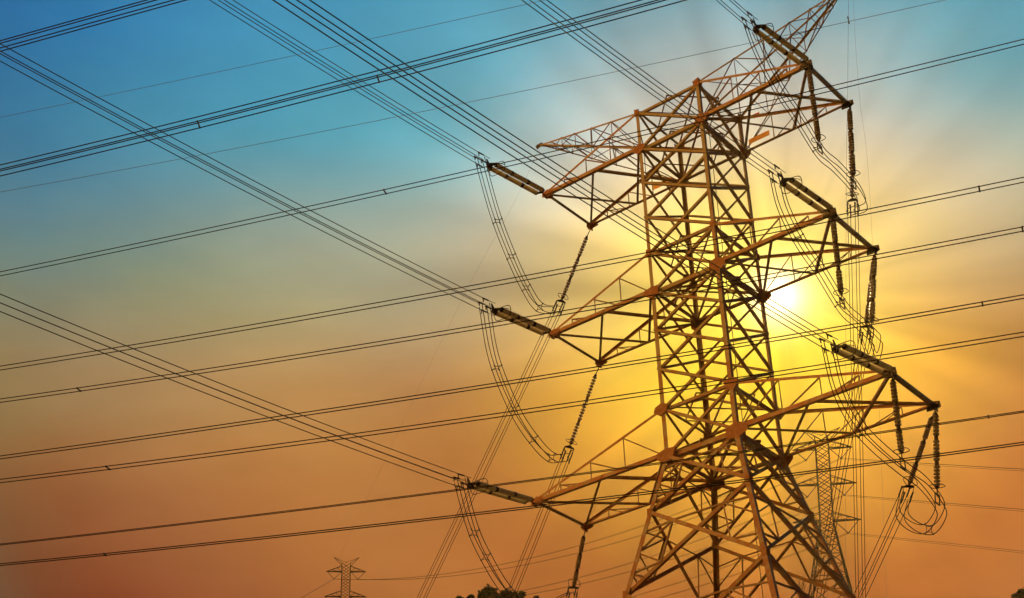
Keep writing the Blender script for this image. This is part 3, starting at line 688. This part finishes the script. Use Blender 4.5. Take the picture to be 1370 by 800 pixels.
# ------------------------------------------------------------------ tree tops on the hill
def leafy_tree(px, dist, label, lumps, seed):
    """px: top of the crown in the photograph; lumps: (sideways, depth, down from the top, radius) in metres"""
    rnd = random.Random(seed); top = at_dist(*px, dist); g = gz(top.x, top.y); base_ = V((top.x, top.y, g)); H = top.z-g
    side = V((rgt.x, rgt.y, 0)).normalized(); dep = V((fwd.x, fwd.y, 0)).normalized()
    o = thing('leafy_tree', base_, label, 'tree', 'trees on the hill')
    m = MB(); m.tube([base_-V((0, 0, .5)), base_+V((.1, 0, H*.35)), base_+V((.3, .2, H*.62)), base_+V((.1, .1, H*.9))], [.28, .22, .14, .05], 9)
    for sx, dy, dn, r in lumps:
        c = top+side*sx+dep*dy-V((0, 0, dn)); st = base_+V((.15, .1, max(H*.3, (H-dn)*.6)))
        m.tube([st, st.lerp(c, .5)+V((0, 0, .3)), c], [.11, .07, .03], 6)
    m.build('trunk', BARK, o, base_, True)
    m = MB()
    for sx, dy, dn, r in lumps:
        c = top+side*sx+dep*dy-V((0, 0, dn))
        for i in range(int(330*r*r)+110):
            d = V((rnd.gauss(0, 1), rnd.gauss(0, 1), rnd.gauss(0, 1))).normalized()
            rr = r*(rnd.random()**.4)*(1+.75*noise.noise(d*2.6+V((seed, sx, 0)))); p = c+V((d.x*rr, d.y*rr, d.z*rr*.85))
            u = V((rnd.gauss(0, 1), rnd.gauss(0, 1), rnd.gauss(0, .6))).normalized(); v = u.orthogonal().normalized(); s = rnd.uniform(.14, .34)
            m.add([p-u*s, p+v*s*.5, p+u*s, p-v*s*.5], [(0, 1, 2, 3)])
    m.build('crown', LEAF, o, base_)
leafy_tree((630, 794), 255, 'low tree top at the bottom edge, outermost of its row, towards the small pylon', [(0, 0, .7, .55), (-1.9, .3, .8, .6), (-1.2, 0, 1.5, .7), (.5, 0, 1.5, .6), (-.7, .5, 2.9, 1.5)], 3)
leafy_tree((653, 783.5), 240, 'rounded tree top that rises highest at the bottom edge', [(0, 0, .75, .75), (-.8, .2, 1.3, .8), (.7, 0, 1.25, .85), (-1.0, .1, 2.1, .7), (0, .4, 2.6, 1.3), (0, .5, 4.4, 1.8)], 5)
leafy_tree((676, 788.5), 242, 'broad dark tree top just under the lowest left jumper loop', [(0, 0, .8, .8), (-1.1, .2, 1.2, .65), (1.1, 0, 1.0, .8), (2.5, .1, .85, .6), (1.9, .2, 1.6, .7), (.4, .4, 2.6, 1.6), (2.2, .4, 2.6, 1.0)], 8)
leafy_tree((717, 796), 250, 'thin tree top at the bottom edge between the broad tree and the tower', [(0, 0, .5, .35), (-.9, .2, .9, .4), (-.3, .4, 1.8, .9)], 11)
leafy_tree((1366, 787), 235, 'dark tree top in the bottom right corner', [(0, 0, .6, .6), (-.8, .1, 1.3, .7), (.9, .2, .8, .8), (-1.3, .2, 1.9, .5), (.4, .4, 2.6, 1.6)], 13)
def bare_tree(px, dist, label, seed):
    rnd = random.Random(seed); top = at_dist(*px, dist); g = gz(top.x, top.y); base_ = V((top.x, top.y, g)); H = top.z-g
    o = thing('bare_tree', base_, label, 'tree', 'trees on the hill'); m = MB()
    m.tube([base_-V((0, 0, .4)), base_+V((.2, .1, H*.55)), base_+V((0, .1, H))], [.2, .12, .03], 8); m.build('trunk', BARK, o, base_, True)
    m = MB()
    for i in range(34):
        t = rnd.uniform(.45, .97); p = base_+V((.1, .1, H*t)); a = rnd.uniform(0, 6.28); l = (1.15-t)*rnd.uniform(3, 7)
        q = p+V((math.cos(a)*l*.45, math.sin(a)*l*.45, l*.75)); m.tube([p, p.lerp(q, .5)+V((0, 0, -.1)), q], [.05, .035, .012], 5)
        for j in range(3):
            s = p.lerp(q, rnd.uniform(.4, .9)); e = s+V((rnd.gauss(0, .4), rnd.gauss(0, .4), rnd.uniform(.5, 1.2))); m.tube([s, e], [.025, .008], 4)
    m.build('branch', STRAW, o, base_)
bare_tree((1068, 774), 225, 'thin leafless tree top between the big right leg and the front leg', 6)
